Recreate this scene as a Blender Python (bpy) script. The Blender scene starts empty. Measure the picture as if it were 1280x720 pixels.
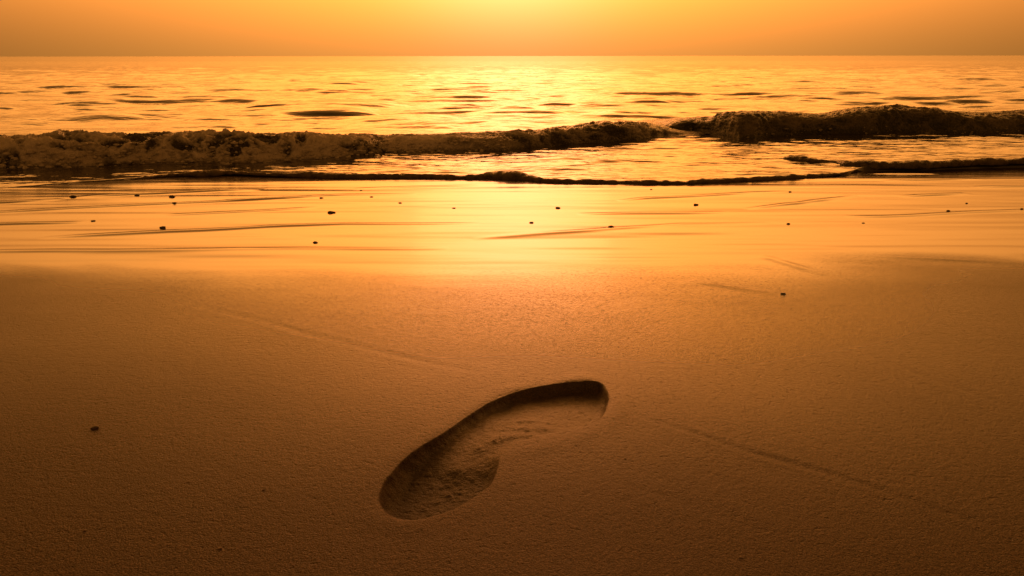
import bpy, math, random
import numpy as np
from mathutils import Vector

random.seed(7)
rng = np.random.default_rng(11)
C = bpy.context.scene.collection
scene = bpy.context.scene
R = math.radians

# ------------------------------------------------------------------ camera
LENS = 28.0
FPX = 1280 * LENS / 36.0
PITCH = math.degrees(math.atan(290 / FPX))
H = 0.32
cam_d = bpy.data.cameras.new('camera')
cam_d.lens = LENS
cam_d.sensor_width = 36
cam_d.clip_start = 0.02
cam_d.clip_end = 20000
cam = bpy.data.objects.new('camera', cam_d)
C.objects.link(cam)
cam.location = (0, 0, H)
cam.rotation_euler = (R(90 - PITCH), R(0.06), 0)
scene.camera = cam

# ------------------------------------------------------------------ sun + sky
SUN_EL = 11.0
wd = bpy.data.worlds.new('World')
scene.world = wd
wd.use_nodes = True
nt = wd.node_tree
nt.nodes.clear()
def N(t, **kw):
    n = nt.nodes.new(t)
    for k, v in kw.items():
        setattr(n, k, v)
    return n
def L(a, b):
    nt.links.new(a, b)
def M(op, a, b=None, clamp=False):
    n = N('ShaderNodeMath', operation=op)
    n.use_clamp = clamp
    for i, v in enumerate((a, b)):
        if v is None: continue
        if isinstance(v, (int, float)): n.inputs[i].default_value = v
        else: L(v, n.inputs[i])
    return n.outputs[0]
out = N('ShaderNodeOutputWorld')
bg = N('ShaderNodeBackground')
bg.inputs['Strength'].default_value = 0.1
L(bg.outputs[0], out.inputs[0])
sky = N('ShaderNodeTexSky', sky_type='NISHITA')
sky.sun_disc = False
sky.sun_elevation = R(SUN_EL)
sky.sun_rotation = 0.0
sky.air_density = 2.0
sky.dust_density = 6.0
sky.ozone_density = 1.0
tint = N('ShaderNodeMix', data_type='RGBA', blend_type='MULTIPLY')
tint.inputs[0].default_value = 1.0
L(sky.outputs[0], tint.inputs[6])
tint.inputs[7].default_value = (0.36, 0.12, 0.017, 1)     # orange dust veil
tc = N('ShaderNodeTexCoord')
dot = N('ShaderNodeVectorMath', operation='DOT_PRODUCT')
L(tc.outputs['Generated'], dot.inputs[0])
dot.inputs[1].default_value = (0, math.cos(R(SUN_EL)), math.sin(R(SUN_EL)))
ang = M('ARCCOSINE', M('MINIMUM', dot.outputs['Value'], 0.99999))
def gauss(sig, amp):
    q = M('DIVIDE', ang, R(sig))
    return M('MULTIPLY', M('EXPONENT', M('MULTIPLY', M('MULTIPLY', q, q), -1.0)), amp)
def scaled(col, f):
    v = N('ShaderNodeVectorMath', operation='SCALE')
    v.inputs[0].default_value = col
    L(f, v.inputs['Scale'])
    return v.outputs[0]
def vadd(a, b):
    v = N('ShaderNodeVectorMath', operation='ADD')
    L(a, v.inputs[0]); L(b, v.inputs[1])
    return v.outputs[0]
glow = vadd(scaled((1.0, 0.42, 0.08), gauss(33, 6.8)), scaled((1.0, 0.80, 0.85), gauss(6.5, 6.0)))
# glow band added low over the sea to brighten the wet sand
sep = N('ShaderNodeSeparateXYZ')
L(tc.outputs['Generated'], sep.inputs[0])
el = M('ARCSINE', sep.outputs[2])
qe = M('DIVIDE', M('SUBTRACT', el, R(14)), R(8.0))
az = M('DIVIDE', M('ARCTAN2', sep.outputs[0], sep.outputs[1]), R(42))
band = M('MULTIPLY', M('EXPONENT', M('MULTIPLY', M('ADD', M('MULTIPLY', qe, qe), M('MULTIPLY', az, az)), -1.0)), 32.0)
glow = vadd(glow, scaled((1.0, 0.36, 0.062), band))
rest = N('ShaderNodeCombineXYZ')                 # the veiled sky all round, away from the sun
for i_, v_ in enumerate((0.75, 0.24, 0.033)): rest.inputs[i_].default_value = v_
# glow added low behind the camera to lift the foam fronts
qr = M('DIVIDE', M('SUBTRACT', el, R(9)), R(15.0))
back = M('MAXIMUM', M('MULTIPLY', sep.outputs[1], -1.0), 0.0)
rear = M('MULTIPLY', M('MULTIPLY', M('EXPONENT', M('MULTIPLY', M('MULTIPLY', qr, qr), -1.0)), back), 3.6)
glow = vadd(glow, scaled((1.0, 0.42, 0.10), rear))
total = vadd(vadd(tint.outputs[2], glow), rest.outputs[0])
L(total, bg.inputs['Color'])

sd_ = bpy.data.lights.new('sun', 'SUN')
sd_.energy = 0.02
sd_.angle = R(14.0)
sd_.color = (1.0, 0.50, 0.13)
sun = bpy.data.objects.new('sun', sd_)
C.objects.link(sun)
sun.rotation_euler = (R(-(90 - SUN_EL)), 0, 0)
sun.location = (0, 30, 10)

scene.view_settings.view_transform = 'Standard'
scene.view_settings.look = 'None'
scene.view_settings.exposure = 0.0
scene.view_settings.gamma = 1.0
scene.view_settings.use_curve_mapping = False

# ------------------------------------------------------------------ numpy noise
def _hash(ix, iy, iz, seed):
    h = (ix.astype(np.uint32) * np.uint32(374761393) + iy.astype(np.uint32) * np.uint32(668265263)
         + iz.astype(np.uint32) * np.uint32(2147483647 // 3) + np.uint32((seed * 1442695041) & 0xffffffff))
    h = (h ^ (h >> np.uint32(13))) * np.uint32(1274126177)
    h = (h ^ (h >> np.uint32(16))) * np.uint32(2246822519)
    return (h ^ (h >> np.uint32(15))).astype(np.float64) / 4294967295.0
def _fade(t): return t * t * t * (t * (t * 6 - 15) + 10)
def vnoise(x, y, z=None, seed=0):
    """smooth value noise, about -1..1"""
    x = np.asarray(x, float); y = np.asarray(y, float)
    z = np.zeros_like(x) if z is None else np.asarray(z, float)
    fx, fy, fz = np.floor(x), np.floor(y), np.floor(z)
    ix, iy, iz = (f.astype(np.int64) for f in (fx, fy, fz))
    ux, uy, uz = _fade(x - fx), _fade(y - fy), _fade(z - fz)
    r = 0
    for dz in ((0, 1) if np.any(z) else (0,)):
        wz = (uz if dz else 1 - uz) if np.any(z) else 1
        for dy in (0, 1):
            wy = uy if dy else 1 - uy
            for dx in (0, 1):
                wx = ux if dx else 1 - ux
                r = r + wx * wy * wz * _hash(ix + dx, iy + dy, iz + dz, seed)
    return r * 2 - 1
def fbm(x, y, z=None, octv=4, seed=0, gain=0.5):
    r, a, f = 0, 1.0, 1.0
    for o in range(octv):
        ca, sa = math.cos(o * 0.7), math.sin(o * 0.7)
        r = r + a * vnoise((x * ca - y * sa) * f + 17.3 * o, (x * sa + y * ca) * f + 5.1 * o, None if z is None else z * f + 3.7 * o, seed + o)
        a *= gain; f *= 2.03
    return r
def sstep(a, b, x):
    t = np.clip((x - a) / (b - a), 0, 1)
    return t * t * (3 - 2 * t)

# ------------------------------------------------------------------ ground map: where a photo point lies on the ground
ct, st = math.cos(R(PITCH)), math.sin(R(PITCH))
def ray(px, py):
    u = (np.asarray(px, float) - 640) / FPX
    v = (360 - np.asarray(py, float)) / FPX
    return u, ct + v * st, -st + v * ct
SHORE = 2.15
def base_z(y):
    """beach profile: a gentle foreshore falling under the sea"""
    y = np.asarray(y, float)
    return np.where(y < SHORE, 0.012 * (SHORE - y), -0.05 * (y - SHORE)).clip(-0.6, 0.35)
def gp(px, py, sea=False):
    dx, dy, dz = ray(px, py)
    z = np.zeros_like(dx)
    for _ in range(12):
        t = (z - H) / dz
        if not sea: z = np.maximum(base_z(t * dy), 0)
    return t * dx, t * dy

# ------------------------------------------------------------------ materials
def mat(name):
    m = bpy.data.materials.new(name)
    m.use_nodes = True
    t = m.node_tree
    b = t.nodes['Principled BSDF']
    return m, t, b
def node(t, typ, **kw):
    n = t.nodes.new(typ)
    for k, v in kw.items(): setattr(n, k, v)
    return n
def noise_tex(t, coord, scale, detail=4, rough=0.55, vec_scale=None):
    if vec_scale:
        mp = node(t, 'ShaderNodeMapping'); mp.inputs['Scale'].default_value = vec_scale
        t.links.new(coord, mp.inputs[0]); coord = mp.outputs[0]
    n = node(t, 'ShaderNodeTexNoise')
    n.inputs['Scale'].default_value = scale
    n.inputs['Detail'].default_value = detail
    n.inputs['Roughness'].default_value = rough
    t.links.new(coord, n.inputs['Vector'])
    return n.outputs[0]
def ramp(t, fac, stops):
    n = node(t, 'ShaderNodeValToRGB')
    e = n.color_ramp.elements
    while len(e) < len(stops): e.new(0.5)
    for i, (p, c) in enumerate(stops):
        e[i].position = p
        e[i].color = c if len(c) == 4 else (*c, 1)
    t.links.new(fac, n.inputs[0])
    return n.outputs[0]
def bump(t, h, strength, dist, prev=None):
    n = node(t, 'ShaderNodeBump')
    if hasattr(strength, 'is_linked'): t.links.new(strength, n.inputs['Strength'])
    else: n.inputs['Strength'].default_value = strength
    n.inputs['Distance'].default_value = dist
    t.links.new(h, n.inputs['Height'])
    if prev is not None: t.links.new(prev, n.inputs['Normal'])
    return n.outputs[0]
def mixv(t, f, a, b):
    n = node(t, 'ShaderNodeMix', data_type='FLOAT')
    t.links.new(f, n.inputs[0])
    for i, v in ((2, a), (3, b)):
        if isinstance(v, (int, float)): n.inputs[i].default_value = v
        else: t.links.new(v, n.inputs[i])
    return n.outputs[0]
def mixc(t, f, a, b, mode='MIX'):
    n = node(t, 'ShaderNodeMix', data_type='RGBA', blend_type=mode)
    if isinstance(f, (int, float)): n.inputs[0].default_value = f
    else: t.links.new(f, n.inputs[0])
    for i, v in ((6, a), (7, b)):
        if isinstance(v, tuple): n.inputs[i].default_value = v if len(v) == 4 else (*v, 1)
        else: t.links.new(v, n.inputs[i])
    return n.outputs[2]

def sand_material():
    m, t, b = mat('sand')
    co = node(t, 'ShaderNodeNewGeometry').outputs['Position']
    wet = node(t, 'ShaderNodeAttribute', attribute_name='wet').outputs['Fac']
    moist = node(t, 'ShaderNodeAttribute', attribute_name='moist').outputs['Fac']     # how far the last wash reached
    grain = noise_tex(t, co, 900, 3, 0.6)
    patch = noise_tex(t, co, 14, 5, 0.6)
    clump = noise_tex(t, co, 330, 4, 0.7)
    dry = ramp(t, grain, [(0.34, (0.016, 0.009, 0.0045)), (0.5, (0.056, 0.031, 0.0155)), (0.66, (0.15, 0.085, 0.046))])
    dry = mixc(t, 0.45, dry, ramp(t, patch, [(0.3, (0.62, 0.6, 0.58)), (0.7, (1, 1, 1))]), 'MULTIPLY')
    dry = mixc(t, 0.5, dry, ramp(t, clump, [(0.30, (0.35, 0.33, 0.3)), (0.46, (1, 1, 1))]), 'MULTIPLY')
    wetc = mixc(t, 0.5, (0.06, 0.038, 0.022), ramp(t, patch, [(0.3, (0.7, 0.7, 0.7)), (0.7, (1, 1, 1))]), 'MULTIPLY')
    darker = node(t, 'ShaderNodeAttribute', attribute_name='darker').outputs['Fac']      # darkens the sand colour on the deep heel floor
    dry = mixc(t, darker, dry, mixc(t, 1.0, dry, (0.42, 0.40, 0.37), 'MULTIPLY'))
    t.links.new(mixc(t, wet, dry, wetc), b.inputs['Base Color'])
    t.links.new(mixv(t, wet, mixv(t, moist, 0.48, 0.19), 0.12), b.inputs['Roughness'])
    b.inputs['IOR'].default_value = 1.55
    b.inputs['IOR'].default_value = 1.52
    t.links.new(mixv(t, wet, mixv(t, moist, 0.22, 0.95), 0.6), b.inputs['Specular IOR Level'])
    inv = mixv(t, wet, mixv(t, moist, 1.0, 0.45), 0.02)
    n1 = bump(t, clump, inv, 0.0013)
    n2 = bump(t, grain, inv, 0.0009, n1)
    pits = ramp(t, noise_tex(t, co, 240, 3, 0.6), [(0.28, (0, 0, 0)), (0.42, (1, 1, 1))])
    n2 = bump(t, pits, mixv(t, wet, 0.7, 0.0), 0.0010, n2)
    soft = noise_tex(t, co, 6, 3, 0.5, (0.35, 1.6, 1))
    n3 = bump(t, soft, mixv(t, wet, 0.0, 0.25), 0.004, n2)
    t.links.new(n3, b.inputs['Normal'])
    return m
SAND = sand_material()

def water_material(name, body, rough, bumps):
    # 'chop' is how much wind chop the open water carries
    m, t, b = mat(name)
    co = node(t, 'ShaderNodeNewGeometry').outputs['Position']
    var = noise_tex(t, co, 3, 3)
    t.links.new(mixc(t, var, body, tuple(c * 0.55 for c in body)), b.inputs['Base Color'])
    ch = node(t, 'ShaderNodeAttribute', attribute_name='chop').outputs['Fac']
    t.links.new(mixv(t, ch, rough, 0.27), b.inputs['Roughness'])
    b.inputs['IOR'].default_value = 1.45
    prev = None
    for sc, st_, di, vs in bumps:
        prev = bump(t, noise_tex(t, co, sc, 3, 0.5, vs), st_, di, prev)
    if prev is not None: t.links.new(prev, b.inputs['Normal'])
    return m
SEA = water_material('sea_water', (0.055, 0.045, 0.022), 0.06,
                     [(3.0, 0.5, 0.02, (0.4, 1.3, 1)), (18, 0.7, 0.005, (0.6, 1.2, 1)), (60, 0.4, 0.001, (0.7, 1.2, 1))])

def wave_material(name, foamc, waterc, sss=0.0):
    m, t, b = mat(name)
    co = node(t, 'ShaderNodeNewGeometry').outputs['Position']
    fo = node(t, 'ShaderNodeAttribute', attribute_name='foam').outputs['Fac']
    fine = noise_tex(t, co, 120, 5, 0.7)
    f = node(t, 'ShaderNodeMath', operation='MULTIPLY_ADD'); f.use_clamp = True
    t.links.new(fine, f.inputs[0]); f.inputs[1].default_value = 1.2
    a = node(t, 'ShaderNodeMath', operation='ADD'); t.links.new(fo, a.inputs[0]); a.inputs[1].default_value = -0.6
    t.links.new(a.outputs[0], f.inputs[2])
    t.links.new(mixc(t, f.outputs[0], waterc, foamc), b.inputs['Base Color'])

    t.links.new(mixv(t, f.outputs[0], 0.12, 0.75), b.inputs['Roughness'])
    b.inputs['IOR'].default_value = 1.36
    if sss:
        b.inputs['Subsurface Radius'].default_value = (1.0, 0.6, 0.3)
        b.inputs['Subsurface Scale'].default_value = 0.06
    n1 = bump(t, fine, 0.8, 0.006)
    t.links.new(n1, b.inputs['Normal'])
    return m
FOAM = wave_material('breaker_foam', (0.74, 0.66, 0.55), (0.05, 0.042, 0.02), 1.0)
WALL = wave_material('wave_water', (0.30, 0.25, 0.17), (0.035, 0.034, 0.012))

def stone_material(name, c1, c2):
    m, t, b = mat(name)
    co = node(t, 'ShaderNodeNewGeometry').outputs['Position']
    t.links.new(ramp(t, noise_tex(t, co, 260, 4), [(0.35, c1), (0.65, c2)]), b.inputs['Base Color'])
    b.inputs['Roughness'].default_value = 0.55
    t.links.new(bump(t, noise_tex(t, co, 500, 3), 0.5, 0.001), b.inputs['Normal'])
    return m
STONES = [stone_material('dark_stone', (0.05, 0.035, 0.024), (0.14, 0.10, 0.07)),
          stone_material('brown_shell', (0.10, 0.065, 0.04), (0.26, 0.18, 0.12))]

# ------------------------------------------------------------------ mesh helpers
def mesh_obj(name, verts, faces, m, parent=None, normals=None, attrs=None):
    me = bpy.data.meshes.new(name)
    verts = np.asarray(verts, np.float32); faces = np.asarray(faces, np.int32)
    me.vertices.add(len(verts)); me.vertices.foreach_set('co', verts.ravel())
    k = faces.shape[1]
    me.loops.add(faces.size); me.loops.foreach_set('vertex_index', faces.ravel())
    me.polygons.add(len(faces))
    me.polygons.foreach_set('loop_start', np.arange(0, faces.size, k, dtype=np.int32))
    me.update(calc_edges=True)
    me.validate()
    me.polygons.foreach_set('use_smooth', np.ones(len(me.polygons), bool))
    for an, av in (attrs or {}).items():
        at = me.attributes.new(an, 'FLOAT', 'POINT')
        at.data.foreach_set('value', np.asarray(av, np.float32))
    me.materials.append(m)
    if normals is not None:
        me.normals_split_custom_set_from_vertices(np.asarray(normals, np.float32).tolist())
    o = bpy.data.objects.new(name, me)
    C.objects.link(o)
    if parent is not None: o.parent = parent
    return o
def grid_faces(nr, nc):
    i = np.arange(nr * nc).reshape(nr, nc)
    return np.stack([i[:-1, :-1], i[:-1, 1:], i[1:, 1:], i[1:, :-1]], -1).reshape(-1, 4)
def grid_normals(X, Y, Z):
    dr = [np.gradient(a, axis=0) for a in (X, Y, Z)]
    dc = [np.gradient(a, axis=1) for a in (X, Y, Z)]
    n = np.stack([dc[1] * dr[2] - dc[2] * dr[1], dc[2] * dr[0] - dc[0] * dr[2], dc[0] * dr[1] - dc[1] * dr[0]], -1)
    return n / (np.linalg.norm(n, axis=-1, keepdims=True) + 1e-20)
def moist_map(x, y):
    """the last wash ran furthest up the middle of the beach"""
    lobe = np.exp(-((x - 0.08) / 0.75) ** 2)
    return np.clip(sstep(.40, 1.0, y + .05 * fbm(x * 3, y * 3, octv=2, seed=15)) * (.08 + .92 * lobe), 0, 1)
def subset(name, V, F, keep, m, nrm, wet, darker, parent=None):
    f = F[keep]
    used, inv = np.unique(f.ravel(), return_inverse=True)
    return mesh_obj(name, V[used], inv.reshape(-1, 4), m, parent, nrm[used], {'wet': wet[used], 'darker': darker[used], 'moist': moist_map(V[used][:, 0], V[used][:, 1])})
def tag(o, label=None, cat=None, group=None, kind=None):
    if label: o['label'] = label
    if cat: o['category'] = cat
    if group: o['group'] = group
    if kind: o['kind'] = kind
    return o
def seg_dist(X, Y, pts):
    """distance to a polyline and 0..1 place along it"""
    d = np.full(X.shape, 1e9); tt = np.zeros(X.shape)
    n = len(pts) - 1
    for i in range(n):
        ax, ay = pts[i]; bx, by = pts[i + 1]
        ex, ey = bx - ax, by - ay
        t = np.clip(((X - ax) * ex + (Y - ay) * ey) / (ex * ex + ey * ey + 1e-12), 0, 1)
        q = np.hypot(X - ax - t * ex, Y - ay - t * ey)
        s = q < d
        d = np.where(s, q, d); tt = np.where(s, (i + t) / n, tt)
    return d, tt
def smooth_curve(pts, n=200, closed=False):
    """Catmull-Rom through the points"""
    p = np.asarray(pts, float)
    k = len(p)
    res = []
    segs = k if closed else k - 1
    per = max(2, n // segs)
    for i in range(segs):
        if closed: a, b, c, d = (p[(i + j) % k] for j in (-1, 0, 1, 2))
        else: a, b, c, d = p[max(i - 1, 0)], p[i], p[i + 1], p[min(i + 2, k - 1)]
        for t in np.linspace(0, 1, per, endpoint=False):
            res.append(0.5 * ((2 * b) + (c - a) * t + (2 * a - 5 * b + 4 * c - d) * t * t + (3 * b - a - 3 * c + d) * t ** 3))
    if not closed: res.append(p[-1])
    return np.array(res)

# ------------------------------------------------------------------ the beach with the footprint pressed into it
def axis(pieces):
    a = [pieces[0][0]]
    for lo, hi, s0, s1 in pieces:
        x = lo
        while x < hi - 1e-9:
            s = s0 + (s1 - s0) * (x - lo) / (hi - lo)
            x = min(x + max(s, 1e-4), hi)
            a.append(x)
    return np.array(a)
xr = axis([(-30, -2.2, 3.0, 0.05), (-2.2, -0.6, 0.03, 0.006), (-0.6, -0.16, 0.006, 0.0013), (-0.16, 0.14, 0.0013, 0.0013),
           (0.14, 0.6, 0.0013, 0.006), (0.6, 2.2, 0.006, 0.03), (2.2, 30, 0.05, 3.0)])
yr = axis([(-20, -0.2, 2.0, 0.05), (-0.2, 0.35, 0.05, 0.004), (0.35, 0.5, 0.004, 0.0013), (0.5, 0.84, 0.0013, 0.0013),
           (0.84, 1.3, 0.0013, 0.005), (1.3, 2.3, 0.005, 0.006), (2.3, 9.0, 0.02, 0.4)])
X, Y = np.meshgrid(xr, yr)
Z = base_z(Y)

FP_PX = [(472.7, 615), (480, 600), (498, 579), (522, 559.5), (557, 539), (588, 517.5), (619, 500), (658, 487), (700, 479.5),
         (739, 477), (756, 484), (761, 505), (748.7, 526), (724, 538.6), (700, 546), (672, 552), (648, 559), (629, 568),
         (623, 581), (614, 603), (586.7, 624), (556, 639.5), (516, 648.6), (489, 644), (475, 630)]
fx, fy = gp([p[0] for p in FP_PX], [p[1] for p in FP_PX])
FP = smooth_curve(np.stack([fx, fy], 1), 250, closed=True)
print('footprint length', np.hypot(fx.max() - fx.min(), fy.max() - fy.min()), 'x', fx.min(), fx.max(), 'y', fy.min(), fy.max())
sub = (X > fx.min() - 0.06) & (X < fx.max() + 0.06) & (Y > fy.min() - 0.06) & (Y < fy.max() + 0.06)
xs, ys = X[sub], Y[sub]
dd, _ = seg_dist(xs, ys, np.vstack([FP, FP[:1]]))
ins = np.zeros(xs.shape, bool)
for i in range(len(FP)):
    (ax, ay), (bx, by) = FP[i], FP[(i + 1) % len(FP)]
    cr = ((ay > ys) != (by > ys)) & (xs < (bx - ax) * (ys - ay) / (by - ay + 1e-15) + ax)
    ins ^= cr
sdist = np.where(ins, dd, -dd)
def anchors(vals):
    """smooth blend of depths given at photo points"""
    num = den = 0
    for px, py, d in vals:
        ax, ay = gp(px, py)
        w = 1.0 / ((np.hypot(xs - ax, ys - ay) / 0.03) ** 3 + 0.12)
        num = num + w * d; den = den + w
    return num / den
depth = anchors([(495, 605, .0135), (520, 600, .0135), (560, 605, .0125), (520, 630, .0120), (590, 598, .0115), (608, 588, .0100), (545, 590, .0125),
                 (520, 575, .0125), (548, 562, .0090), (575, 570, .0058), (600, 570, .0052), (575, 550, .0075), (600, 550, .0040), (615, 560, .0030),
                 (598, 530, .0075), (625, 545, .0022), (640, 530, .0038), (640, 505, .0080), (668, 535, .0030), (690, 492, .0098),
                 (735, 490, .0108), (750, 500, .0098), (700, 515, .0060), (735, 515, .0070), (715, 532, .0040), (690, 540, .0028)])
wallw = anchors([(480, 600, .012), (520, 568, .009), (560, 546, .006), (600, 518, .006), (650, 494, .006), (700, 480, .007), (755, 490, .007), (745, 525, .008),
                 (700, 545, .018), (650, 557, .020), (626, 570, .014), (618, 590, .008), (608, 606, .007), (560, 638, .006), (500, 645, .007)])
sdist = np.where(ins, np.maximum(sdist + .0010 * fbm(xs * 95, ys * 110, octv=3, seed=77) * sstep(0, .003, sdist), 0), sdist)
tq = np.clip(sdist / (1.5 * wallw), 0, 1)
crisp = (1 - (1 - tq) ** 2.6) * sstep(0, .0022, sdist)                 # sharp brink, easing into the floor
prof = crisp + (sstep(0, 1, np.clip(sdist / wallw, 0, 1)) - crisp) * sstep(.010, .016, wallw)
rim = 0.0008 * np.exp(-((sdist + 0.009) / 0.010) ** 2) * (sdist < 0) * (0.6 + 0.6 * vnoise(xs * 30, ys * 30, seed=5))
rim = np.where(sdist < 0, rim * sstep(0, 0.004, -sdist), 0)
foot = -depth * prof + rim
for pts, hgt, w in [([(636, 523), (660, 521), (690, 524)], .0009, .003), ([(648, 531), (680, 532), (706, 536)], .0007, .005),
                    ([(600, 552), (630, 541), (664, 540)], .0008, .005), ([(668, 543), (700, 540), (740, 528)], .0007, .003)]:
    q = [tuple(float(c) for c in gp(*p)) for p in pts]
    d, _ = seg_dist(xs, ys, q)
    foot += hgt * np.exp(-(d / w) ** 2) * prof
floorm = sstep(.9, 1.5, sdist / wallw)
foot += floorm * (0.0002 * fbm(xs * 70, ys * 70, octv=3, seed=31) + 0.0003 * fbm(xs * 260, ys * 260, octv=2, seed=32))
foot += (prof > .1) * sstep(0, .004, sdist) * (1 - floorm) * 0.00028 * fbm(xs * 150, ys * 230, octv=3, seed=33)
heelw = sstep(0.0, 1.0, (depth - .0085) / .003)
foot += floorm * heelw * 0.00025 * fbm(xs * 300, ys * 420, octv=2, seed=41)
Z[sub] += foot
DARKER = np.zeros(X.shape); DARKER[sub] = sstep(.3, 1.2, sdist / wallw) * sstep(.006, .0095, depth) * (xs < float(gp(640, 575)[0]))  # mask that darkens the sand colour where the heel is deepest
INS = np.zeros(X.shape, bool); INS[sub] = ins
SD = np.full(X.shape, -1.0); SD[sub] = sdist

# wet zone
edge = 1.08 + 0.05 * fbm(X * 2.1, Y * 0.0, octv=3, seed=3) + 0.05 * vnoise(X * 0.9, Y * 0.0, seed=4) + 0.04 * sstep(.2, 1.0, X) - 0.04 * sstep(.2, .7, -X) + 0.045 * fbm(X * 4 + Y * 3, Y * 9, octv=3, seed=9)
wet = sstep(-0.05 - 0.28 * np.exp(-((X - .1) / .5) ** 2), 0.14, Y - edge)
# soft undulation and fine relief of the dry foreshore
nearm = (1 - wet) * sstep(-3, 0.2, Y) * (np.abs(X) < 4)
Z += nearm * (0.0012 * fbm(X * 4, Y * 6, octv=2, seed=21) + 0.00006 * fbm(X * 45 + Y * 18, Y * 60, octv=3, seed=22))
fine = (X > -0.6) & (X < 0.6) & (Y > 0.3) & (Y < 1.2)
Z[fine] += (nearm[fine] * 0.00012 * fbm(X[fine] * 230, Y[fine] * 330, octv=2, seed=23))
Z += wet * (0.0010 * fbm(X * 1.5, Y * 11, octv=3, seed=24)) * (Y < 2.6)

# scratches dragged across the dry sand
for pts, dep, w in [([(770, 512), (840, 533), (883, 547), (942, 566), (1013, 585), (1083, 606), (1159, 633), (1230, 655), (1330, 690)], .00055, .004),
                    ([(1040, 425), (1072, 441), (1197, 487), (1300, 520)], .0007, .006),
                    ([(200, 372), (267, 387), (329, 401), (380, 416), (480, 440), (560, 458), (640, 470)], .0006, .006),
                    ([(760, 600), (900, 640), (1010, 690)], .0004, .006)]:
    q = [tuple(float(c) for c in gp(*p)) for p in pts]
    s2 = (X > min(a[0] for a in q) - .1) & (X < max(a[0] for a in q) + .1) & (Y > min(a[1] for a in q) - .1) & (Y < max(a[1] for a in q) + .1)
    d, t = seg_dist(X[s2], Y[s2], q)
    f = np.sin(np.pi * np.clip(t, 0.0, 1)) ** 0.9 * (0.75 + 0.5 * vnoise(X[s2] * 20, Y[s2] * 20, seed=61))
    Z[s2] += f * (-dep * np.exp(-(d / w) ** 2) + 0.5 * dep * np.exp(-((d - 2 * w) / w) ** 2))
# backwash lines on the wet sand
for pts, hgt in [([(100, 246), (151, 244), (279, 237.5), (330, 236)], 3.2), ([(-60, 268), (0, 265), (188, 255), (430, 244), (520, 243)], 2.2),
                 ([(208, 268), (300, 264), (396, 260)], 1.8), ([(50, 296), (215, 288), (430, 280.5), (600, 280)], 2.4),
                 ([(-80, 283), (0, 280), (104, 277)], 2.6), ([(-80, 316), (0, 315), (430, 310), (560, 309)], 1.4),
                 ([(-60, 257), (0, 254), (74, 249)], 2.8), ([(590, 299), (706, 291), (850, 280), (960, 279)], 1.5),
                 ([(722, 268), (800, 267), (905, 265)], 2.0), ([(773, 251), (812, 247), (987, 240)], 2.2),
                 ([(932, 261), (1000, 254), (1068, 245)], 2.4), ([(1103, 227), (1228, 225)], 2.6), ([(1127, 247), (1212, 243)], 2.2),
                 ([(1060, 272), (1107, 271), (1280, 264), (1380, 262)], 1.8), ([(1220, 235), (1330, 234)], 2.4),
                 ([(1080, 215), (1177, 215)], 2.2), ([(440, 236), (520, 233), (600, 232)], 1.6), ([(280, 250), (360, 247)], 1.8),
                 ([(950, 318), (1030, 343)], 1.4), ([(858, 351), (967, 366)], 1.6), ([(1090, 322), (1290, 330)], 1.6)]:
    q = [tuple(float(c) for c in gp(*p)) for p in pts]
    s2 = (X > min(a[0] for a in q) - .2) & (X < max(a[0] for a in q) + .2) & (Y > min(a[1] for a in q) - .15) & (Y < max(a[1] for a in q) + .15)
    d, t = seg_dist(X[s2], Y[s2] + 0.012 * vnoise(X[s2] * 5, Y[s2] * 0 + hgt, seed=71), q)
    f = np.sin(np.pi * np.clip(t, 0.0, 1)) ** 0.6
    Z[s2] += 0.001 * hgt * f * np.exp(-(d / 0.011) ** 2)

nrm = grid_normals(X, Y, Z).reshape(-1, 3)
V = np.stack([X, Y, Z], -1).reshape(-1, 3)
F = grid_faces(*X.shape)
wetv = wet.ravel()
fin = INS.ravel()[F].all(1)
# heel half and sole half of the print
hx, hy = gp(612, 548)
ax0, ay0 = gp(520, 625); ax1, ay1 = gp(740, 495)
axv = np.array([ax1 - ax0, ay1 - ay0]); axv /= np.linalg.norm(axv)
cenF = V[F].mean(1)
along = (cenF[:, 0] - hx) * axv[0] + (cenF[:, 1] - hy) * axv[1]
beach = subset('beach', V, F, ~fin, SAND, nrm, wetv, DARKER.ravel())
tag(beach, 'smooth moist orange brown sand beach running down to the sea', 'beach', kind='structure')
fp = bpy.data.objects.new('footprint', None)
C.objects.link(fp)
tag(fp, 'single shoe shaped footprint pressed into the moist sand, its heel nearest the viewer', 'footprint')
heel = subset('heel', V, F, fin & (along < 0), SAND, nrm, wetv, DARKER.ravel(), fp)
heel['label'] = 'deep dark rough heel hollow of the footprint'
sole = subset('sole', V, F, fin & (along >= 0), SAND, nrm, wetv, DARKER.ravel(), fp)
sole['label'] = 'shallow lit forefoot hollow with dark far wall'

# ------------------------------------------------------------------ the sea
E_PX = [(-900, 262), (-400, 250), (-150, 243), (0, 236), (97, 228.5), (161, 224), (215, 218.5), (259, 217.5), (286, 215.5), (336, 218.5), (386, 219.5),
        (430, 221), (521, 221.5), (588, 222.5), (618, 221), (655, 223.5), (689, 228), (756, 229), (850, 230), (878, 228.5), (956, 224.5),
        (1018, 221), (1057, 217), (1085, 210), (1150, 208), (1208, 205), (1280, 203), (1420, 199), (1700, 196), (2300, 192)]
ecx, ecy = gp([p[0] for p in E_PX], [p[1] for p in E_PX], sea=True)
EC = smooth_curve(np.stack([ecx, ecy], 1), 900)
o_ = np.argsort(EC[:, 0] / EC[:, 1]); eu = (EC[:, 0] / EC[:, 1])[o_]; ed = EC[:, 1][o_]
NU = 900
u = np.concatenate([np.linspace(-1.3, -0.75, 60, endpoint=False), np.linspace(-0.75, 0.75, NU), np.linspace(0.75, 1.3, 61)[1:]])
e0 = np.interp(u, eu, ed)
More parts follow.
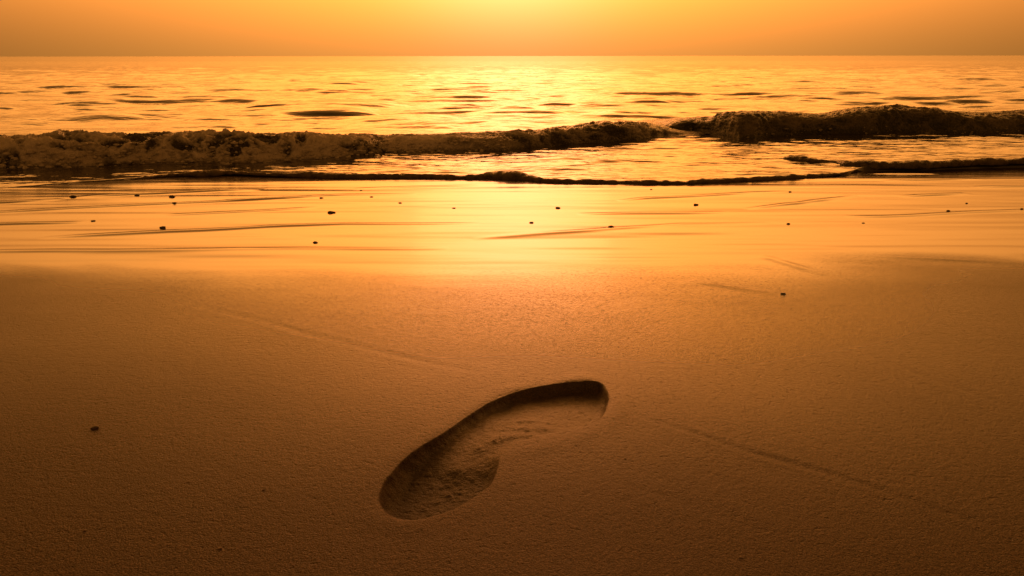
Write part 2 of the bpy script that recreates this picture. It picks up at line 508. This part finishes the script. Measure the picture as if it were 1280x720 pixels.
q = np.concatenate([[0, .0015, .004, .008, .014], np.linspace(0.02, 0.94, 700)])
inv0 = 1 / e0
inv = inv0[None, :] * (1 - q[:, None])
Ys = 1 / inv
tail = np.array([45, 60, 80, 110, 160, 250, 400, 700, 1200, 2500, 6000.0])
Ys = np.vstack([Ys] + [np.full((1, len(u)), t) for t in tail if t > Ys[-1].max() + 5])
Xs = u[None, :] * Ys
def sea_z(x, y):
    fade_near = sstep(2.2, 4.2, y)
    wob = 0.25 * vnoise(x * 0.5, y * 0.25, seed=80)
    z = 0.0022 * fbm(x * 6, y * 17, octv=3, seed=81) * sstep(0, .07, y - np.interp(x / y, eu, ed))
    far = 1 - sstep(30, 70, y)
    z = z + fade_near * far * 0.010 * fbm(x * 2.0 + wob, y * 4.4, octv=2, seed=82)
    b = vnoise(x * 1.0 + 2 * wob + 6.4, y * 1.9 + 4.7, seed=183)
    z = z + sstep(3.7, 4.6, y) * far * 0.050 * np.clip(b - 0.30, 0, 1) ** 1.2
    b = vnoise(x * 1.7 + 2 * wob, y * 3.1 + 9.5, seed=84)
    z = z + sstep(3.6, 4.4, y) * far * 0.036 * np.clip(b - 0.25, 0, 1) ** 1.2
    b = vnoise(x * 3.1, y * 6.0 + 3.3, seed=85)
    z = z + sstep(3.6, 4.4, y) * far * 0.022 * np.clip(b - 0.15, 0, 1) ** 1.1
    return z
Zs = sea_z(Xs, Ys) + 0.003
# single wavelets seen beyond the breakers
for px, py, wpx, hh in [(45, 127, 62, .060), (20, 126, 40, .03), (110, 133, 50, .025), (500, 96, 24, .075), (300, 129, 34, .020), (345, 127, 34, .016), (415, 97, 14, .06),
                        (210, 105, 22, .05), (700, 94, 75, .045), (690, 112, 50, .03), (1160, 95, 40, .06), (1230, 109, 45, .05), (1070, 119, 24, .03),
                        (110, 116, 40, .03), (830, 119, 22, .03), (20, 88, 24, .08), (165, 82, 20, .09), (245, 86, 18, .07), (560, 118, 30, .03), (1010, 93, 24, .06),
                        (950, 105, 30, .04), (770, 145, 22, .02), (1120, 90, 26, .07), (1265, 118, 20, .04), (120, 147, 30, .02), (600, 141, 30, .015)]:
    cx, cy = (float(v) for v in gp(px, py, sea=True))
    sx = wpx / FPX * cy
    bend = 0.05 * vnoise(Xs * 1.3, Ys * 0 + px, seed=90)
    dy_ = Ys - cy - bend
    sy = np.where(dy_ < 0, 0.06 + 0.007 * cy, 0.14 + 0.02 * cy)
    Zs += min(hh, .042) * np.exp(-((Xs - cx) / sx) ** 2) * np.exp(-(dy_ / sy) ** 2) * (0.9 + 0.25 * fbm(Xs * 3.2, Ys * 3, octv=3, seed=91))
Zs = np.where(Zs > 0, .045 * np.tanh(Zs / .045), Zs)
Zs[0] = -0.02
Zs[1] *= 0.5
sea = mesh_obj('sea', np.stack([Xs, Ys, Zs], -1).reshape(-1, 3), grid_faces(*Xs.shape), SEA, attrs={'chop': sstep(6, 60, Ys).ravel()})
tag(sea, 'rippled golden sea reaching to the horizon', 'sea', kind='structure')

# ------------------------------------------------------------------ breaking waves
def pxi(pts, px):
    a = np.array(pts, float)
    return np.interp(px, a[:, 0], a[:, 1])
def wave(name, tops, toes, px0, px1, n, thick, lump, foamf, m, seed, endfade=(0, 0), parent=None):
    px = np.linspace(px0, px1, n)
    toe = pxi(toes, px); top = pxi(tops, px)
    tx, ty = gp(px, toe, sea=True)
    s = np.linspace(0, 1, 170)                                   # toe -> crest -> back
    rows = []
    dx, dy, dz = ray(px, top)
    yc = ty + thick
    hc = H + dz * (yc / dy)
    hc = np.maximum(hc - 0.030 * lump * np.clip(hc / 0.12, .3, 1.2), 0.004)
    hc = hc * (1 + .10 * fbm(tx * 4.5, tx * 0 + seed, octv=3, seed=seed + 11))
    if endfade[0]: hc *= sstep(0, endfade[0], px - px0)
    if endfade[1]: hc *= sstep(0, endfade[1], px1 - px)
    # profile: steep front with a slight overhang, rounded crest, long back
    pf = np.array([(-.10, -.10), (0, .0), (.12, .25), (.16, .5), (.22, .75), (.42, .93), (.8, 1.0), (1.3, .9), (2.2, .55), (3.4, .2), (4.6, -.06)])
    pc = smooth_curve(pf, 300)
    k = np.linspace(0, len(pc) - 1, 300)[np.r_[0:200:2, 200:300:4]]
    pa = np.interp(k, np.arange(len(pc)), pc[:, 0]); pb = np.interp(k, np.arange(len(pc)), pc[:, 1])
    # a fixed point of the crest sits on the ray of the top outline
    Yw = ty[None, :] + pa[:, None] * (thick / 0.8) 
    Xw = np.repeat(tx[None, :], len(k), 0) * (1 + 0 * Yw)
    Zw = pb[:, None] * hc[None, :]
    nn = grid_normals(Xw, Yw, Zw)
    amp = np.clip(np.sin(np.pi * np.clip(pb, 0, 1) ** .7 * .5), 0, 1)[:, None] * np.exp(-np.clip(pa - 1, 0, 9)[:, None] * .9)
    hs = np.clip(hc / 0.12, .15, 1.2)[None, :]
    wx, wy, wz = (0.03 * fbm(Xw * 8, Yw * 8, Zw * 8 + o + 4.4, octv=2, seed=seed + 9) for o in (0, 20, 40))
    Xn, Yn, Zn = Xw + wx, Yw + wy, Zw + wz
    b1 = 1 - 2 * np.abs(vnoise(Xn * 7, Yn * 9, Zn * 15 + 31.7, seed=seed))
    b2 = 1 - 2 * np.abs(vnoise(Xn * 19, Yn * 22, Zn * 34 + 11.3, seed=seed + 1))
    b4 = 1 - 2 * np.abs(vnoise(Xn * 48, Yn * 50, Zn * 70 + 1.3, seed=seed + 4))
    b3 = fbm(Xn * 70, Yn * 70, Zn * 90 + 7.7, octv=3, seed=seed + 2, gain=.65)
    big = fbm(Xw * 2.2, Yw * 3, Zw * 6 + 2.2, octv=2, seed=seed + 3)
    d = amp * hs * lump * (0.017 * b1 * (1 + .6 * big) + 0.011 * b2 * (1 + .8 * big) + 0.006 * b4 + 0.005 * b3 + 0.018 * big)
    Xw = Xw + nn[..., 0] * d; Yw = Yw + nn[..., 1] * d; Zw = Zw + nn[..., 2] * d + 0.5 * d * (1 - nn[..., 2])
    patch = fbm(Xn * 3.3, Yn * 5, Zn * 13 + 9.2, octv=3, seed=seed + 7)
    fo = np.clip(foamf(px)[None, :] * (0.08 + 1.0 * patch + 0.6 * np.clip(b2 + .4 * b4, -1, 1) + 0.3 * b1 + 0.2 * b3) * (0.25 + .75 * sstep(.02, .3, pb))[:, None] * (1.15 - .5 * np.clip(pa - .6, 0, 1)[:, None]), 0, 1)  # foam cover, with highlights painted onto the lump tops
    o = mesh_obj(name, np.stack([Xw, Yw, Zw], -1).reshape(-1, 3), grid_faces(*Xw.shape), m, parent, attrs={'foam': fo.ravel()})
    return o, (px, tx, ty, hc)

LT_TOP = [(-700, 150), (-300, 158), (0, 162), (44, 159.6), (101, 162), (161, 162.5), (222, 160), (302, 162), (430, 165), (521, 167), (635, 161), (722, 156), (770, 152), (795, 150), (823, 155), (860, 158), (890, 161)]
LT_TOE = [(-700, 222), (-300, 214), (0, 210), (101, 209), (201, 203), (302, 204), (336, 202), (430, 196), (487, 191), (622, 189), (682, 184), (739, 180), (796, 176), (845, 170), (890, 167)]
foamy, linfo = wave('breaking_wave', LT_TOP, LT_TOE, -700, 890, 2200, 0.13, 1.0, lambda p: 1.12 - 0.80 * sstep(360, 640, p), FOAM, 100, (0, 70))
tag(foamy, 'foaming breaker with lumpy white water rolling in from the left', 'wave')
RT_TOP = [(780, 157), (815, 155), (835, 153.5), (858, 147), (897, 144), (924, 137), (967, 135), (1033, 136.5), (1088, 134), (1111, 131.4), (1169, 133), (1208, 138), (1280, 137), (1500, 136), (1900, 138)]
RT_TOE = [(780, 165), (815, 166), (866, 165), (890, 168), (912, 172), (925, 175), (944, 174.5), (962, 171.5), (985, 170), (1033, 170), (1080, 170), (1130, 168), (1228, 168), (1280, 166), (1500, 164), (1900, 162)]
dark, rinfo = wave('breaking_wave', RT_TOP, RT_TOE, 780, 1900, 1300, 0.15, 0.5, lambda p: 0.30 + 0 * p, WALL, 200, (30, 0))
tag(dark, 'dark unbroken wave wall standing on the right behind the foaming breaker', 'wave')

# loose foam clumps thrown off the fronts, parts of their wave
ico = None
def blob_mesh():
    import bmesh
    bm = bmesh.new(); bmesh.ops.create_icosphere(bm, subdivisions=2, radius=1)
    v = np.array([x.co[:] for x in bm.verts]); f = np.array([[x.index for x in p.verts] for p in bm.faces]); bm.free()
    return v, f
BV, BF = blob_mesh()
def clumps(name, info, cnt, parent, lo, hi, rr, zspread, m, seed, fo):
    r = np.random.default_rng(seed)
    px, tx, ty, hc = info
    vs, fs, k = [], [], 0
    for i in range(cnt):
        p = r.uniform(lo, hi)
        x = np.interp(p, px, tx); y = np.interp(p, px, ty); h = np.interp(p, px, hc)
        a = r.uniform(0, 1) ** 1.3
        rad = rr * r.uniform(.35, 1.0) ** 1.5 * (.5 + .6 * min(h / .12, 1))
        c = np.array([x, y + (0.03 * a - 0.02 * (1 - a)) + r.normal(0, .012), max(h * a * zspread, rad * .3)])
        w = BV * (1 + .28 * vnoise(BV[:, 0] * 2 + i, BV[:, 1] * 2, BV[:, 2] * 2 + .5, seed=300))[:, None]
        w = w * np.array([rad * r.uniform(1, 1.9), rad, rad * r.uniform(.6, .95)]) + c
        vs.append(w); fs.append(BF + k); k += len(BV)
    vs = np.vstack(vs)
    return mesh_obj(name, vs, np.vstack(fs), m, parent, attrs={'foam': np.full(len(vs), fo)})
tag(clumps('foam', linfo, 900, foamy, -300, 640, .008, .9, FOAM, 5, .75), kind='stuff')
tag(clumps('foam', rinfo, 130, dark, 860, 1500, .006, .35, FOAM, 6, .35), kind='stuff')

# ------------------------------------------------------------------ swash fronts: raised lips of the thin sheets of water
def lip(name, pts, width, height, seed, m):
    c = np.array([tuple(float(v) for v in gp(x, y, sea=True)) for x, y, *_ in pts])
    hs = np.array([p[2] for p in pts])
    cur = smooth_curve(np.column_stack([c, hs]), 900)
    tan = np.gradient(cur[:, :2], axis=0); tan /= np.linalg.norm(tan, axis=1, keepdims=True) + 1e-12
    nrm_ = np.column_stack([-tan[:, 1], tan[:, 0]])
    nrm_[nrm_[:, 1] < 0] *= -1
    th = np.linspace(-0.15, 1.1, 16) * np.pi
    jag = 1 + .20 * fbm(cur[:, 0] * 14, cur[:, 0] * 0 + seed, octv=4, seed=seed)
    A = -np.cos(th); B = np.sin(th)
    X_ = cur[:, 0][None] + nrm_[:, 0][None] * A[:, None] * width * (cur[:, 2] * jag)[None]
    Y_ = cur[:, 1][None] + nrm_[:, 1][None] * A[:, None] * width * (cur[:, 2] * jag)[None]
    Z_ = B[:, None] * height * (cur[:, 2] * jag)[None] + 0.001
    b = fbm(X_ * 60, Y_ * 60, Z_ * 60 + 3.3, octv=3, seed=seed + 1)
    Z_ = Z_ + np.clip(B, 0, 1)[:, None] * .0018 * b
    Y_ = Y_ + .002 * vnoise(X_ * 80, Y_ * 80, Z_ * 80 + 1.1, seed=seed + 2)
    fo = np.clip(.35 + .4 * b, 0, 1)
    return mesh_obj(name, np.stack([X_, Y_, Z_], -1).reshape(-1, 3), grid_faces(*X_.shape), m, attrs={'foam': fo.ravel()})
LIPM = wave_material('swash_foam', (0.22, 0.17, 0.11), (0.05, 0.038, 0.02))
l1 = lip('swash_front', [(-400, 250, .3), (-150, 243, .4), (0, 236, .15), (97, 228.5, .12), (161, 224.5, .2), (215, 219, .45), (259, 218, 1.0), (286, 216, .7), (336, 218.5, .5), (386, 219.5, .8),
                         (430, 221, .9), (521, 221.5, .75), (588, 223, .85), (618, 222, 1.3), (655, 224.5, 1.35), (689, 228, .9), (756, 229, .75), (850, 230, .7),
                         (878, 228.5, .65), (956, 224.5, .6), (1018, 221, .55), (1057, 217.5, .2)], .016, .011, 400, LIPM)
tag(l1, 'long thin dark swash front curving across the wet sand below the waves', 'swash')
l2 = lip('swash_front', [(978, 200, .3), (984, 201, .9), (994, 201.5, 1.0), (1018, 204, .6), (1045, 205, .6), (1072, 208, 1.0), (1150, 208, .85), (1208, 205, .75), (1280, 203, .7), (1420, 199, .6), (1700, 196, .4)],
         .022, .016, 420, LIPM)
tag(l2, 'short dark swash front at the right, under the dark wave wall', 'swash')

# ------------------------------------------------------------------ pebbles and shell bits lying on the sand
GROUP = 'pebbles and shell bits scattered on the wet sand'
PEB = [
    (203, 284.5, 13, 'largest dark pebble on the wet sand at the left, with a flat base'),
    (764, 285, 13, 'flat dark pebble lying on the bright wet streak right of centre'),
    (413, 266, 12, 'dark knobbly pebble with a thin tail, above the smooth oval one'),
    (394, 302.5, 10, 'smooth oval pebble closest to the edge of the dry sand'),
    (664, 278.5, 10, 'small dark pebble halfway between the two pebbles at picture centre right'),
    (697, 260, 10, 'small dark pebble directly below the thickest bend of the swash front'),
    (567, 260, 7, 'tiny brown pebble last in the slanting row of four below the swash front'),
    (500, 253.5, 7, 'tiny brown pebble third in the slanting row of four below the swash front'),
    (464, 246, 7, 'tiny brown pebble second in the slanting row of four below the swash front'),
    (451, 238, 5, 'tiniest speck of shell starting the slanting row of four below the swash front'),
    (91, 246, 12, 'long low dark shell bit between backwash lines at the far left'),
    (116, 276, 9, 'flat brown chip below the long shell bit at the far left'),
    (215, 246.5, 12, 'dark shell bit resting on the strongest backwash line at the left'),
    (218, 254.5, 8, 'small chip straight below the shell bit on the strongest backwash line'),
    (171, 244.5, 10, 'low brown chip on the backwash line between two dark shell bits'),
    (401, 247.5, 7, 'tiny brown chip above the knobbly pebble with a tail'),
    (870, 256, 11, 'flat brown chip right of the centre pebbles on plain wet sand'),
    (987, 240.5, 6, 'tiny chip where a thin backwash line ends under the swash front'),
    (814, 237, 5, 'tiny speck just below the swash front right of its bend'),
    (1185, 264, 8, 'round dark pebble on the wet sand at the right'),
    (1208, 254.5, 5, 'tiny brown speck just above the round dark pebble at the right'),
    (1079, 279.5, 6, 'tiny dark pebble below and left of the round one at the right'),
    (985, 280.5, 7, 'faint brown chip on the wet sand between swash front end and dry sand'),
    (1277, 262.5, 7, 'dark chip cut off by the right edge of the picture'),
    (979, 368, 10, 'brown shell bit where the smooth wet sand meets the dry sand'),
    (118, 535, 15, 'dark stone lying alone on the dry sand left of the footprint'),
    (329, 613, 6, 'tiny dark grit left of the footprint heel'),
    (274, 685, 7, 'tiny dark grit at the bottom, below and left of the footprint heel'),
    (926, 698, 8, 'dark grit at the bottom, below and right of the footprint'),
    (105, 663, 6, 'tiny grit in the dark bottom left corner of the sand'),
    (781, 573, 5, 'tiny grit on the sand just right of the footprint'),
]
def ground_height(x, y):
    i = np.clip(np.searchsorted(xr, x), 1, len(xr) - 1); j = np.clip(np.searchsorted(yr, y), 1, len(yr) - 1)
    return float(Z[j, i])
for i, (px, py, w, lab) in enumerate(PEB):
    x, y = (float(v) for v in gp(px, py))
    rr = np.random.default_rng(500 + i)
    a = 0.5 * w / FPX * math.hypot(y, H) * 0.64
    n1 = vnoise(BV[:, 0] * 1.3 + i * 3.1, BV[:, 1] * 1.3, BV[:, 2] * 1.3 + .4, seed=510)
    n2 = vnoise(BV[:, 0] * 3 + i * 1.7, BV[:, 1] * 3, BV[:, 2] * 3 + .4, seed=511)
    v = BV * (1 + .30 * n1 + .12 * n2)[:, None]
    v[:, 2] = np.where(v[:, 2] < 0, v[:, 2] * .5, v[:, 2])
    v = v * np.array([a, a * rr.uniform(.6, .9), a * rr.uniform(.45, .65)])
    if 'tail' in lab:
        v[:, 0] += np.where(v[:, 0] > a * .5, (v[:, 0] - a * .5) * 1.6, 0)
    if 'flat' in lab or 'low' in lab: v[:, 2] *= .75
    o = mesh_obj('pebble' if 'chip' not in lab and 'shell' not in lab else 'shell_bit', v, BF, STONES[i % 2 if w < 9 else 0])
    o.location = (x, y, ground_height(x, y) + a * .08)
    tag(o, lab, 'shell' if 'chip' in lab or 'shell' in lab else 'pebble', GROUP if py < 400 else 'grit on the dry sand')

try:
    scene.cycles.max_bounces = 6
    scene.cycles.filter_width = 1.5
except Exception:
    pass
